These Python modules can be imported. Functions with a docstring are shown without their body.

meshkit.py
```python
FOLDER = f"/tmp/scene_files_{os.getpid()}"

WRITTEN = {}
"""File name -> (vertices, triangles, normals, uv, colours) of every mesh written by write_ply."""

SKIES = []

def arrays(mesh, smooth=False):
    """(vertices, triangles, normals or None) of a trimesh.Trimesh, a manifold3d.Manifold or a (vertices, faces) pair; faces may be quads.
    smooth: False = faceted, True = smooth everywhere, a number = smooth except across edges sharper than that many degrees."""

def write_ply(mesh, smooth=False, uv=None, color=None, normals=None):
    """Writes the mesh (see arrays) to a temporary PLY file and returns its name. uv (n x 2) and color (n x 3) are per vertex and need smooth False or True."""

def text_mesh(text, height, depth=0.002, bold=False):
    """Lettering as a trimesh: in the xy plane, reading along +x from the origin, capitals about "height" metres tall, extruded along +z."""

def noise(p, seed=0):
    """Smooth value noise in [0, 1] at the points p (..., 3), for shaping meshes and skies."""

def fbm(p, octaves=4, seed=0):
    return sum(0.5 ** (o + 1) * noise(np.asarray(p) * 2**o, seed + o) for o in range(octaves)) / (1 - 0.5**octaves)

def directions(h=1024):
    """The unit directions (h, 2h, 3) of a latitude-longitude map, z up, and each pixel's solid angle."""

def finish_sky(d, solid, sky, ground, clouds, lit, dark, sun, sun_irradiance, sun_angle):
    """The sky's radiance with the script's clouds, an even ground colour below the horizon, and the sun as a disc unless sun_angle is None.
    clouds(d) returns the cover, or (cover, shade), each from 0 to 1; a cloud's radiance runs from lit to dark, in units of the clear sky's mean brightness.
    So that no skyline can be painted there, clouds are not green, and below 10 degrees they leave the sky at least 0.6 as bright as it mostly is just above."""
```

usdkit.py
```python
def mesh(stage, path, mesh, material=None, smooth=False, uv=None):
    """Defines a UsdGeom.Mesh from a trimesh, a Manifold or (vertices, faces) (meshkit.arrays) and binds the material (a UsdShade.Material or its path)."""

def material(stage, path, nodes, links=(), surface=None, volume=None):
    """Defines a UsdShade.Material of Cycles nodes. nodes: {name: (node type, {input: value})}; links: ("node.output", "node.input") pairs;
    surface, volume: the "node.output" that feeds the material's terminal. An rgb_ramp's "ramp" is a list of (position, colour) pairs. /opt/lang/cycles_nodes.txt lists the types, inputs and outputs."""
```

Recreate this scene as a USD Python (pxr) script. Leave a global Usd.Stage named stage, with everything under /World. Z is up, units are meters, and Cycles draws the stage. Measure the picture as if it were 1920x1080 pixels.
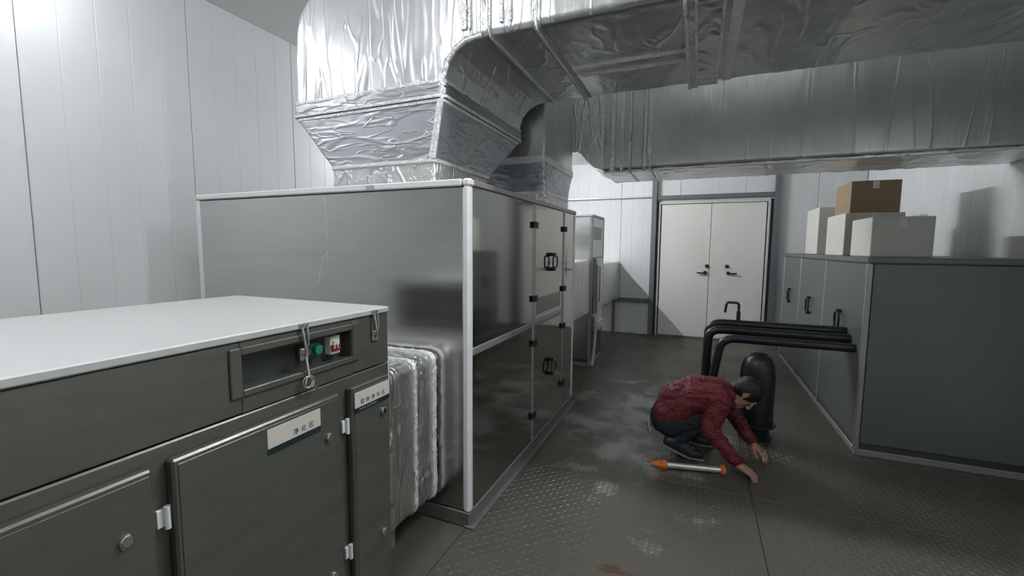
import math, json, random
import numpy as np, trimesh, usdkit, meshkit
import manifold3d as m3
from shapely.geometry import Polygon
from shapely import affinity
from pxr import Usd, UsdGeom, UsdLux, UsdShade, Gf, Sdf

stage = Usd.Stage.CreateInMemory()
UsdGeom.SetStageUpAxis(stage, 'Z'); UsdGeom.SetStageMetersPerUnit(stage, 1.0)
UsdGeom.Xform.Define(stage, '/World'); UsdGeom.Scope.Define(stage, '/World/Looks')
rng = np.random.default_rng(7); random.seed(7)

# ---------------------------------------------------------------- camera, lamps' strength, exposure
F_PX, EYE = 820.0, 1.55
cam = UsdGeom.Camera.Define(stage, '/World/camera')
cam.CreateHorizontalApertureAttr(36.0); cam.CreateVerticalApertureAttr(20.25)
cam.CreateFocalLengthAttr(36.0 * F_PX / 1920.0); cam.CreateClippingRangeAttr(Gf.Vec2f(0.05, 100)); cam.CreateFStopAttr(0.0)
EXPOSURE = 0.55
cam.CreateExposureAttr(EXPOSURE)
def _axes(vd=(1308, 467), vx=(-1000, 450)):          # the room's directions seen by the camera (two vanishing points)
    d = np.array([vd[0]-960, 540-vd[1], -F_PX]); d /= np.linalg.norm(d)
    x = -np.array([vx[0]-960, 540-vx[1], -F_PX]); x -= d*(x@d); x /= np.linalg.norm(x)
    return np.stack([x, d, np.cross(x, d)])
_R = _axes(); _M = np.eye(4); _M[:3, :3] = _R.T; _M[3, :3] = (0, 0, EYE)
cam.AddTransformOp().Set(Gf.Matrix4d(*_M.ravel().tolist()))
# tube lamps: (x, y, z, length, along, strength); every one is a ceiling fixture with a glowing tube
LAMPS = [(-3.50, 1.00, 3.30, 1.2, 'y', 36.0, 'tube lamp over the left corner in front of the wrapped duct'),
         (-1.50, 0.90, 3.20, 1.0, 'y', 125.0, 'tube lamp over the far end of the grey filter cabinet'),
         (-2.85, 5.80, 2.95, 1.2, 'y', 470.0, 'tube lamp hung behind the big air unit'),
         (0.40, 2.03, 3.18, 1.0, 'x', 360.0, 'tube lamp over the aisle against the run of the wrapped duct'),
         (1.70, 0.30, 3.42, 1.2, 'y', 34.0, 'unseen tube lamp added as fill along the right side beside the camera')]  # this last lamp is an added fill that lifts the dim right side

# ---------------------------------------------------------------- materials
def mat(name, color=(.5, .5, .5), metallic=0., rough=.5, noise=None, bump=None, rnoise=None, extra=None, mask=False):
    """noise: (scale3, colour2, lo, hi) second colour by noise; bump: list of (scale3, kind, distance); rnoise: (scale3, lo, hi)."""
    n = {'p': ('principled_bsdf', dict(base_color=color, metallic=float(metallic), roughness=float(rough), **(extra or {}))), 'g': ('geometry', {})}
    l = []
    if noise:
        sc, c2, lo, hi = noise
        n['nm'] = ('mapping', {'scale': sc}); n['nn'] = ('noise_texture', {'scale': 1.0, 'detail': 5.0, 'roughness': .6})
        n['nr'] = ('rgb_ramp', {'ramp': [(0, color), (lo, color), (hi, c2), (1, c2)]})
        l += [('g.position', 'nm.vector'), ('nm.vector', 'nn.vector'), ('nr.color', 'p.base_color')]
        if mask:                                       # scuffs only where people walk: an oval of wear on the floor
            n['wm'] = ('mapping', {'location': (.45*.9, -4.0*.5, 0), 'scale': (.9, .5, 0)}); n['wd'] = ('vector_math', {'math_type': 'length'})
            n['wr'] = ('map_range', {'from_min': .35, 'from_max': 1.1, 'to_min': 0.0, 'to_max': -.22, 'clamp': True}); n['wa'] = ('math', {'math_type': 'add'})
            l += [('g.position', 'wm.vector'), ('wm.vector', 'wd.vector1'), ('wd.value', 'wr.value'), ('wr.result', 'wa.value1'), ('nn.fac', 'wa.value2'), ('wa.value', 'nr.fac')]
        else: l.append(('nn.fac', 'nr.fac'))
    if rnoise:
        sc, lo, hi = rnoise
        n['rm'] = ('mapping', {'scale': sc}); n['rn'] = ('noise_texture', {'scale': 1.0, 'detail': 4.0})
        n['rr'] = ('map_range', {'from_min': .3, 'from_max': .7, 'to_min': float(lo), 'to_max': float(hi), 'clamp': True})
        l += [('g.position', 'rm.vector'), ('rm.vector', 'rn.vector'), ('rn.fac', 'rr.value'), ('rr.result', 'p.roughness')]
    prev = None
    for i, (sc, kind, dist) in enumerate(bump or []):
        a = f'b{i}'
        n[a+'m'] = ('mapping', {'scale': sc}); n[a+'b'] = ('bump', {'strength': 1.0, 'distance': float(dist)})
        l.append(('g.position', a+'m.vector'))
        if kind == 'wave':
            n[a+'n'] = ('wave_texture', {'scale': 1.0, 'distortion': 0.0}); src = a+'n.fac'
        else:
            n[a+'n'] = ('noise_texture', {'scale': 1.0, 'detail': 1.2 if kind == 'ridge' else 3.0, 'distortion': .5 if kind == 'ridge' else 0.0}); src = a+'n.fac'
        l.append((a+'m.vector', a+'n.vector'))
        if kind == 'ridge':
            n[a+'s'] = ('math', {'math_type': 'subtract', 'value2': .5}); n[a+'a'] = ('math', {'math_type': 'absolute'})
            n[a+'r'] = ('map_range', {'range_type': 'smoothstep', 'from_min': 0.0, 'from_max': .04, 'to_min': 1.0, 'to_max': 0.0, 'clamp': True})
            l += [(src, a+'s.value1'), (a+'s.value', a+'a.value1'), (a+'a.value', a+'r.value')]; src = a+'r.result'
        l.append((src, a+'b.height'))
        if prev: l.append((prev, a+'b.normal'))
        prev = a+'b.normal'
    if prev: l.append((prev, 'p.normal'))
    return usdkit.material(stage, '/World/Looks/'+name, n, l, surface='p.BSDF')

M = {}
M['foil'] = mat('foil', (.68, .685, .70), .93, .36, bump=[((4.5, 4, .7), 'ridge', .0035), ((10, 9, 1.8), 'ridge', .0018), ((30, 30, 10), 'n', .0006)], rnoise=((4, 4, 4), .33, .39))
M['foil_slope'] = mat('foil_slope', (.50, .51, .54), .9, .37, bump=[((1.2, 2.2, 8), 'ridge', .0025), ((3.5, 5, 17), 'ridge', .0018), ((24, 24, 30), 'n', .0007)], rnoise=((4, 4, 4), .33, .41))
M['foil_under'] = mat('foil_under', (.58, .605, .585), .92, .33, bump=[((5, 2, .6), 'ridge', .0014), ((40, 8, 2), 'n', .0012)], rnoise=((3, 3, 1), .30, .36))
M['foil_crumple'] = mat('foil_crumple', (.76, .76, .755), .85, .38, bump=[((7, 8, 2.2), 'ridge', .006), ((24, 24, 14), 'ridge', .002), ((50, 50, 40), 'n', .0016)])
M['foil_wrap'] = mat('foil_wrap', (.62, .615, .605), .95, .31, bump=[((7, 8, 1.6), 'ridge', .008), ((18, 18, 7), 'ridge', .002), ((50, 50, 40), 'n', .0012)])
M['wrap_lit'] = mat('wrap_lit', (.93, .93, .92), .5, .30, bump=[((3, 9, 9), 'ridge', .004), ((30, 30, 30), 'n', .002)])  # crumpled wrap; light on the far duct underside put into its pale colour
M['foil_tape'] = mat('foil_tape', (.88, .88, .87), .45, .38, bump=[((45, 45, 45), 'ridge', .004), ((110, 110, 110), 'n', .003)])
M['steel'] = mat('steel', (.60, .60, .595), 1., .2, bump=[((.8, .8, 1.6), 'n', .012)], rnoise=((1.5, 1.5, 14), .19, .225))
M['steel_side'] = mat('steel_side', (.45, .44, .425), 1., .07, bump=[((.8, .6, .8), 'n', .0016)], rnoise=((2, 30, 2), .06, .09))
M['alu'] = mat('alu', (.80, .81, .81), .12, .36, rnoise=((8, 8, 3), .3, .42))
M['alu_dull'] = mat('alu_dull', (.36, .36, .355), .55, .36)
M['alu_dark'] = mat('alu_dark', (.21, .21, .205), .5, .4)
M['plastic_cream'] = mat('plastic_cream', (.72, .70, .63), 0, .45)
M['black_plastic'] = mat('black_plastic', (.018, .018, .02), 0, .38)
M['cab'] = mat('cab', (.128, .131, .110), .5, .32, bump=[((2, 2, 2), 'n', .002)], rnoise=((3, 3, 14), .28, .36))
M['cab_lid_lit'] = mat('cab_lid_lit', (.53, .54, .53), .25, .36)  # cabinet steel made lighter: lamp light on the lid put into its colour
M['cab_dark'] = mat('cab_dark', (.08, .085, .085), .5, .4)
M['wall'] = mat('wall', (.70, .72, .715), 0, .42, noise=((.8, .8, .5), (.64, .66, .655), .45, .7), bump=[((62, 62, 0), 'wave', .0005)])
M['ceiling'] = mat('ceiling', (.62, .63, .62), 0, .5)
M['grey_steel'] = mat('grey_steel', (.17, .18, .19), .2, .45)
M['rail_white'] = mat('rail_white', (.60, .61, .60), .2, .4)
M['door'] = mat('door', (.80, .785, .735), 0, .4, noise=((2, 2, .7), (.74, .725, .675), .4, .75))
M['door_frame'] = mat('door_frame', (.66, .65, .61), .1, .42)
M['floor'] = mat('floor', (.100, .092, .073), .35, .42, noise=((3.0, 3.0, 1), (.24, .235, .215), .46, .60), mask=True, rnoise=((1.7, 1.7, 1), .30, .55), bump=[((60, 60, 1), 'n', .0006)])
M['tread'] = mat('tread', (.13, .13, .118), .6, .40, noise=((3.0, 3.0, 1), (.60, .59, .55), .44, .58), mask=True, rnoise=((1.7, 1.7, 1), .28, .5))
M['rust'] = mat('rust', (.07, .04, .025), .1, .8)
M['rubber'] = mat('rubber', (.012, .014, .018), 0, .36, bump=[((40, 40, 40), 'n', .002)])
M['jacket'] = mat('jacket', (.15, .008, .017), 0, .62, noise=((9, 9, 9), (.13, .012, .020), .4, .7), bump=[((14, 8, 30), 'ridge', .006), ((160, 160, 160), 'n', .001)])
M['trousers'] = mat('trousers', (.012, .017, .026), 0, .8, bump=[((18, 18, 18), 'ridge', .004)])
M['skin'] = mat('skin', (.36, .20, .14), 0, .5)
M['hair'] = mat('hair', (.008, .007, .007), 0, .42, bump=[((260, 60, 120), 'n', .004)])
M['shoe'] = mat('shoe', (.02, .022, .026), 0, .5)
M['sole'] = mat('sole', (.17, .18, .16), 0, .6)
M['cloth_white'] = mat('cloth_white', (.55, .54, .5), 0, .8)
M['orange'] = mat('orange', (.62, .17, .025), 0, .42)
M['silver'] = mat('silver', (.72, .70, .67), .75, .32, rnoise=((3, 3, 3), .26, .38))
M['chrome'] = mat('chrome', (.75, .75, .75), 1, .15)
M['sign_white'] = mat('sign_white', (.56, .53, .47), 0, .45)
M['sign_navy'] = mat('sign_navy', (.010, .022, .028), 0, .4)
M['ink'] = mat('ink', (.05, .045, .03), 0, .6)
M['ink_white'] = mat('ink_white', (.32, .34, .38), 0, .6)
M['white_plastic'] = mat('white_plastic', (.68, .67, .64), 0, .4)
M['red_plastic'] = mat('red_plastic', (.30, .02, .035), 0, .4)
M['green_plastic'] = mat('green_plastic', (.02, .22, .14), 0, .35)
M['brown_plastic'] = mat('brown_plastic', (.14, .055, .03), 0, .45)
M['carton'] = mat('carton', (.62, .60, .55), 0, .7)
M['carton_brown'] = mat('carton_brown', (.30, .21, .13), 0, .8)
M['unit_green'] = mat('unit_green', (.125, .14, .132), .3, .4)
M['dull_grey'] = mat('dull_grey', (.26, .25, .24), .7, .3)
M['sticker'] = mat('sticker', (.36, .40, .385), 0, .5)
M['scratch'] = mat('scratch', (.80, .79, .76), .6, .45)
M['pane'] = usdkit.material(stage, '/World/Looks/pane', {'t': ('transparent_bsdf', {'color': (.95, .96, .95)}), 'gl': ('glossy_bsdf', {'color': (1, 1, 1), 'roughness': .04}), 'f': ('layer_weight', {'blend': .3}), 'q': ('math', {'math_type': 'power', 'value2': 4.0}), 'x': ('mix_closure', {})},
                            [('f.facing', 'q.value1'), ('q.value', 'x.fac'), ('t.BSDF', 'x.closure1'), ('gl.BSDF', 'x.closure2')], surface='x.closure')
M['hose'] = mat('hose', (.62, .62, .58), 0, .35)

# ---------------------------------------------------------------- helpers
USED = {}
def numbered(parent, name):
    k = (parent, name); USED[k] = USED.get(k, -1) + 1
    return name if USED[k] == 0 else f'{name}_{USED[k]:03d}'
def say(prim, **kw):
    for k, v in kw.items():
        if v: prim.SetCustomDataByKey(k, v)
BASE = {}
def thing(name, label, cat, at=(0, 0, 0), group=None, kind=None):
    p = '/World/' + numbered('/World', name)
    x = UsdGeom.Xform.Define(stage, p); x.AddTranslateOp().Set(Gf.Vec3d(*map(float, at)))
    say(x.GetPrim(), label=label, category=cat, group=group, kind=kind); BASE[p] = np.array(at, float)
    return p
def arr(m):
    if hasattr(m, 'to_mesh'):
        q = m.to_mesh(); return np.array(q.vert_properties[:, :3], float), np.array(q.tri_verts)
    if isinstance(m, (tuple, list)) and not isinstance(m[0], trimesh.Trimesh): return np.asarray(m[0], float), np.asarray(m[1])
    return np.array(m.vertices, float), np.array(m.faces)
def cat(*ms):
    v, f, n = [], [], 0
    for m in ms:
        a, b = arr(m)
        if b.shape[1] == 4: b = np.vstack([b[:, [0, 1, 2]], b[:, [0, 2, 3]]])
        v.append(a); f.append(b + n); n += len(a)
    return np.vstack(v), np.vstack(f)
def part(parent, name, mesh, m, smooth=35, label=None, kind=None):
    """A mesh in world coordinates under a thing (or under a part of it)."""
    p = parent + '/' + numbered(parent, name)
    v, f = arr(mesh)
    top = '/'.join(parent.split('/')[:3])
    if parent in BASE or top in BASE: v = v - BASE[top]
    if f.shape[1] == 4: f = np.vstack([f[:, [0, 1, 2]], f[:, [0, 2, 3]]])
    pr = usdkit.mesh(stage, p, trimesh.Trimesh(v, f, process=False), M[m], smooth=smooth)
    say(pr.GetPrim(), label=label, kind=kind)
    return p
def single(name, mesh, m, label, cat_, group=None, kind=None, smooth=35):
    p = '/World/' + numbered('/World', name)
    v, f = arr(mesh)
    pr = usdkit.mesh(stage, p, trimesh.Trimesh(v, f, process=False), M[m], smooth=smooth)
    say(pr.GetPrim(), label=label, category=cat_, group=group, kind=kind)
    return p
def box(x0, x1, y0, y1, z0, z1, b=.003):
    b = min(b, (x1-x0)/2.5, (y1-y0)/2.5, (z1-z0)/2.5)
    if b <= 0: return trimesh.creation.box(bounds=[(x0, y0, z0), (x1, y1, z1)])
    pts = []
    for X, sx in ((x0, 1), (x1, -1)):
        for Y, sy in ((y0, 1), (y1, -1)):
            for Z, sz in ((z0, 1), (z1, -1)):
                pts += [(X, Y+sy*b, Z+sz*b), (X+sx*b, Y, Z+sz*b), (X+sx*b, Y+sy*b, Z)]
    return m3.Manifold.hull_points(np.array(pts, float))
def tube(path, r, n=12, closed=False, cap=True):
    P = np.array(path, float); r = np.broadcast_to(np.asarray(r, float), len(P))
    T = (np.roll(P, -1, 0) - np.roll(P, 1, 0)) if closed else np.gradient(P, axis=0)
    T /= np.linalg.norm(T, axis=1, keepdims=True) + 1e-12
    u = np.cross(T[0], (0, 0, 1) if abs(T[0][2]) < .9 else (1, 0, 0)); u /= np.linalg.norm(u)
    rings = []
    a = np.linspace(0, 2*np.pi, n, endpoint=False)
    for p, t, rr in zip(P, T, r):
        u = u - t*(u@t); u /= np.linalg.norm(u); w = np.cross(t, u)
        rings.append(p + rr*(np.cos(a)[:, None]*u + np.sin(a)[:, None]*w))
    v = np.vstack(rings); k = len(P); f = []
    for i in range(k if closed else k-1):
        j = (i+1) % k
        for q in range(n):
            s = (q+1) % n; f += [(i*n+q, i*n+s, j*n+s), (i*n+q, j*n+s, j*n+q)]
    if cap and not closed:
        v = np.vstack([v, P[0], P[-1]])
        for q in range(n):
            s = (q+1) % n; f += [(k*n, s, q), (k*n+1, (k-1)*n+q, (k-1)*n+s)]
    return v, np.array(f)
def fillet(pts, r, n=7):
    """A polyline whose corners are rounded with radius r."""
    pts = [np.array(p, float) for p in pts]; out = [pts[0]]
    for a, b, c in zip(pts, pts[1:], pts[2:]):
        d0, d1 = a-b, c-b; l0, l1 = np.linalg.norm(d0), np.linalg.norm(d1); k = min(r, l0*.49, l1*.49)
        p0, p1 = b+d0/l0*k, b+d1/l1*k
        for t in np.linspace(0, 1, n): out.append((1-t)**2*p0 + 2*t*(1-t)*b + t*t*p1)
    out.append(pts[-1])
    q = [out[0]]
    for p in out[1:]:
        if np.linalg.norm(p-q[-1]) > 1e-5: q.append(p)
    return np.array(q)
def lathe(profile, n=20):
    """profile: (radius, z) pairs from bottom to top, closed on the axis."""
    pr = [(0, profile[0][1])] + list(profile) + [(0, profile[-1][1])]
    a = np.linspace(0, 2*np.pi, n, endpoint=False); v, f = [], []
    for r, z in pr: v += [(r*math.cos(t), r*math.sin(t), z) for t in a]
    for i in range(len(pr)-1):
        for q in range(n):
            s = (q+1) % n; f += [(i*n+q, i*n+s, (i+1)*n+s), (i*n+q, (i+1)*n+s, (i+1)*n+q)]
    return np.array(v, float), np.array(f)
def cyl(p0, p1, r, n=16, r2=None):
    p0, p1 = np.array(p0, float), np.array(p1, float)
    return tube([p0, p0+(p1-p0)*.5, p1], [r, (r+(r2 or r))/2, r2 or r], n)
def turn(mesh, axis, deg, about=(0, 0, 0)):
    v, f = arr(mesh)
    R = trimesh.transformations.rotation_matrix(math.radians(deg), axis, about)
    return v @ R[:3, :3].T + R[:3, 3], f
def move(mesh, d):
    v, f = arr(mesh); return v + np.asarray(d, float), f
def place(mesh, X, Y, Z, at):
    """Local axes of the mesh onto the world directions X, Y, Z."""
    v, f = arr(mesh); v = v @ np.array([X, Y, Z], float) + np.asarray(at, float)
    if np.linalg.det(np.array([X, Y, Z], float)) < 0: f = f[:, ::-1]
    return v, f
def plate(poly, depth):
    gs = getattr(poly, 'geoms', [poly])
    return cat(*[trimesh.creation.extrude_polygon(g, depth, engine='earcut') for g in gs])

# wrinkled wrapping: a loft of rounded rectangles with creases pushed into its skin
def creases(P, scale, amp, seed=0):
    q = P*np.asarray(scale, float); w = meshkit.fbm(q*.6+3.1, 3, seed)*1.3
    n = meshkit.fbm(q+w[:, None], 3, seed+5)
    return amp*(np.exp(-((n-.5)/.035)**2) + .45*np.exp(-((n-.6)/.03)**2) + 1.2*(meshkit.fbm(P*2.2, 2, seed+9)-.5))
def loft(stations, r=.02, ds=.02, dl=.02, amp=.004, scale=(8, 6, 1.6), seed=0, grow=0., caps=True):
    """stations: list of four corners (O, A, B, C) going round the section."""
    S = [np.array(s, float) for s in stations]; fine = [S[0]]
    for a, b in zip(S, S[1:]):
        k = max(1, int(np.linalg.norm(b-a, axis=1).max()/dl))
        fine += [a+(b-a)*t for t in np.linspace(0, 1, k+1)[1:]]
    big = max(S, key=lambda s: np.linalg.norm(s-np.roll(s, 1, 0)))
    ks = [max(2, int(np.linalg.norm(big[(i+1) % 4]-big[i])/ds)) for i in range(4)]
    rings, norms = [], []
    for s in fine:
        c = s.mean(0); pts, nr = [], []
        for i in range(4):
            a, b, p = s[i], s[(i+1) % 4], s[i-1]
            eb = (b-a)/np.linalg.norm(b-a); ep = (p-a)/np.linalg.norm(p-a)
            for t in np.linspace(0, 1, 5):                        # rounded corner from the previous side to this one
                ang = t*math.pi/2
                d = -(math.cos(ang)*eb + math.sin(ang)*ep)        # outward
                pts.append(a + (eb+ep)*r + d*r); nr.append(d)
            nrm = -ep - eb*(-ep@eb); nrm /= np.linalg.norm(nrm)
            L = np.linalg.norm(b-a)
            for t in np.linspace(r/L, 1-r/L, ks[i]+1)[1:-1]: pts.append(a+(b-a)*t); nr.append(nrm)
        rings.append(pts); norms.append(nr)
    V = np.array(rings); Nn = np.array(norms); k, n = V.shape[:2]
    if grow: V = V + Nn*grow
    flat = V.reshape(-1, 3)
    if amp:
        d = creases(flat, scale, amp, seed).reshape(k, n)
        fade = np.ones(k); fade[0] = fade[-1] = 0 if not grow else .6
        V = V + Nn*(d*fade[:, None])[..., None]
    v = V.reshape(-1, 3); i = np.arange(k-1)[:, None]*n; j = np.arange(n)[None]; j2 = (j+1) % n
    f = np.concatenate([np.stack([i+j, i+j2, i+n+j2], -1).reshape(-1, 3), np.stack([i+j, i+n+j2, i+n+j], -1).reshape(-1, 3)])
    if caps:
        v = np.vstack([v, V[0].mean(0), V[-1].mean(0)]); q = np.arange(n); q2 = (q+1) % n
        f = np.vstack([f, np.stack([np.full(n, k*n), q2, q], 1), np.stack([np.full(n, k*n+1), (k-1)*n+q, (k-1)*n+q2], 1)])
    t = trimesh.Trimesh(v, f, process=False)
    return (v, f) if t.volume > 0 else (v, f[:, ::-1])
def rz(x0, x1, y0, y1, z):   # a level section
    return [(x0, y0, z), (x1, y0, z), (x1, y1, z), (x0, y1, z)]
def rx(x, y0, y1, z0, z1):   # an upright section across X
    return [(x, y0, z1), (x, y0, z0), (x, y1, z0), (x, y1, z1)]
def ry(y, x0, x1, z0, z1):   # an upright section across Y
    return [(x0, y, z0), (x1, y, z0), (x1, y, z1), (x0, y, z1)]
GLYPHS = json.loads(r'''{"初":[[[[56,-5],[70,10],[82,33],[89,62],[92,89],[93,109],[67,109],[66,121],[148,121],[144,24],[140,0],[136,-7],[127,-12],[101,-12],[98,-2],[98,0],[122,-1],[129,7],[134,50],[135,109],[105,109],[101,60],[96,37],[89,18],[79,1],[66,-13]]],[[[6,40],[30,65],[48,94],[47,96],[9,96],[9,107],[39,107],[26,128],[27,131],[35,135],[49,114],[42,107],[58,107],[64,103],[45,64],[51,61],[62,75],[70,70],[56,54],[68,40],[62,30],[60,30],[48,48],[44,49],[44,-13],[32,-13],[32,48],[14,31],[11,31]]]],"效":[[[[54,91],[55,94],[63,97],[74,83],[80,70],[83,69],[94,95],[103,135],[114,134],[109,106],[153,106],[153,95],[143,94],[136,58],[123,29],[134,12],[154,-3],[147,-12],[142,-11],[133,-4],[116,16],[99,-1],[81,-13],[78,-13],[71,-6],[72,-3],[93,9],[104,20],[109,29],[99,51],[95,66],[85,53],[78,61],[81,69],[71,64],[65,77]],[[102,84],[109,56],[116,41],[126,65],[132,94],[106,95]]],[[[9,112],[43,112],[33,132],[43,135],[54,118],[54,115],[49,112],[82,112],[82,101],[9,101]]],[[[6,-1],[32,22],[41,36],[23,59],[32,64],[47,49],[54,69],[66,69],[63,56],[55,39],[75,11],[65,4],[49,27],[34,7],[17,-8],[14,-9]]],[[[6,61],[21,83],[26,96],[37,94],[32,81],[16,56],[13,55]]]],"净":[[[[42,87],[61,108],[75,135],[87,132],[84,121],[117,122],[123,118],[124,114],[111,93],[140,93],[140,66],[153,66],[153,55],[140,54],[140,20],[129,20],[128,27],[101,27],[101,-5],[99,-9],[88,-13],[69,-13],[65,-2],[89,-1],[89,26],[53,27],[53,38],[89,38],[89,54],[44,55],[44,66],[88,66],[89,81],[58,82],[57,85],[50,80]],[[101,39],[129,38],[129,55],[101,55]],[[101,67],[129,66],[129,82],[101,82]],[[76,110],[65,93],[96,93],[103,100],[107,109]]],[[[8,-1],[31,53],[34,54],[42,50],[42,45],[20,-6]]],[[[8,122],[18,128],[38,100],[41,92],[30,87]]]],"化":[[[[52,36],[83,57],[83,132],[95,132],[95,66],[120,87],[138,111],[141,111],[150,104],[141,91],[121,70],[95,49],[95,10],[96,5],[101,2],[136,3],[141,16],[142,36],[154,31],[151,4],[143,-8],[138,-10],[92,-9],[86,-5],[83,2],[83,40],[62,28]]],[[[7,70],[36,106],[49,134],[52,135],[61,132],[62,130],[57,119],[46,100],[46,-13],[33,-13],[33,79],[31,79],[16,60],[13,61]]]],"区":[[[[16,126],[148,126],[148,114],[27,114],[27,5],[152,4],[152,-8],[16,-8]]],[[[37,23],[37,25],[64,43],[80,59],[45,90],[42,95],[48,100],[52,100],[89,68],[105,87],[116,106],[128,102],[118,85],[98,60],[132,26],[133,23],[127,17],[123,15],[90,50],[47,15]]]]}''')
def hanzi(text, height, gap, depth=.0006):
    out = []
    for k, c in enumerate(text):
        for g in GLYPHS[c]:
            m = trimesh.creation.extrude_polygon(Polygon(g[0], g[1:]).buffer(0), depth*160/height, engine='earcut')
            out.append((np.array(m.vertices)*height/160 + (k*(height+gap), 0, 0), np.array(m.faces)))
    return cat(*out)
# ---------------------------------------------------------------- the room
XL, XR, YB, YF, ZC = -3.9, 2.3, -3.0, 8.19, 3.6
def setting(name, label=None):
    p = '/World/' + name; UsdGeom.Xform.Define(stage, p); say(stage.GetPrimAtPath(p), kind='structure', label=label); BASE[p] = np.zeros(3)
    return p
fl = setting('floor', 'dark worn chequer plate steel floor with scuffed pale patches')
px = [XL, -2.62, -1.12, .38, 1.88, XR]; py = [YB, 0, 3.0, 6.0, YF]
part(fl, 'underlay', box(XL-.1, XR+.1, YB-.1, YF+.1, -.12, -.021, 0), 'grey_steel')
for i in range(len(px)-1):
    for j in range(len(py)-1):
        part(fl, 'floor_plate', box(px[i]+.0015, px[i+1]-.0015, py[j]+.0015, py[j+1]-.0015, -.02, 0, .002), 'floor')
bars = []
T = .0335                                                                  # tread bars: lozenges at alternating 45 degrees
cols = np.arange(-1.09, XR-.02, T); rows = np.arange(.55, YF-.05, T)
gx, gy = np.meshgrid(cols, rows); ii, jj = np.meshgrid(np.arange(len(cols)), np.arange(len(rows)))
keep = ~((np.abs(gx-.38) < .02) | (np.abs(gx-1.88) < .02) | (np.abs((gy % 3)-1.5) > 1.48))
cx, cy, ang = gx[keep], gy[keep], np.where((ii+jj)[keep] % 2 == 0, math.pi/4, -math.pi/4)
ux, uy = np.cos(ang), np.sin(ang); L2, W2, H2 = .0145, .0034, .0017
loc = [(-L2, 0, 0), (0, -W2, 0), (L2, 0, 0), (0, W2, 0), (-L2*.72, 0, H2), (0, -W2*.4, H2), (L2*.72, 0, H2), (0, W2*.4, H2)]
V = np.stack([np.stack([cx+a*ux-b*uy, cy+a*uy+b*ux, np.full(len(cx), c)], -1) for a, b, c in loc], 1)
Fq = np.array([(0, 1, 5), (0, 5, 4), (1, 2, 6), (1, 6, 5), (2, 3, 7), (2, 7, 6), (3, 0, 4), (3, 4, 7), (4, 5, 6), (4, 6, 7)])
part(fl, 'tread_bar', (V.reshape(-1, 3), (np.arange(len(cx))[:, None, None]*8+Fq).reshape(-1, 3)), 'tread', smooth=False, kind='stuff')
# dried rust smears on the plates near the camera
def blob(x, y, rx_, ry_, seed, z=.0003, n=40):
    a = np.linspace(0, 2*np.pi, n, endpoint=False); w = 1+.55*(meshkit.noise(np.stack([np.cos(a)*2+9, np.sin(a)*2+9, np.full(n, seed)], 1), seed)-.5)*2
    return move(plate(Polygon(np.stack([x+rx_*w*np.cos(a), y+ry_*w*np.sin(a)], 1)).buffer(0), .0004), (0, 0, z))
for q in ((-.30, 2.02, .075, .022), (-.20, 1.97, .04, .014), (.08, 1.92, .02, .02), (-.05, 1.86, .015, .03)):
    part(fl, 'rust_stain', blob(*q, seed=int(q[0]*100)+50), 'rust')
part(setting('ceiling'), 'ceiling_sheet', box(XL-.1, XR+.1, YB-.1, YF+.1, ZC, ZC+.1, 0), 'ceiling')

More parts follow.
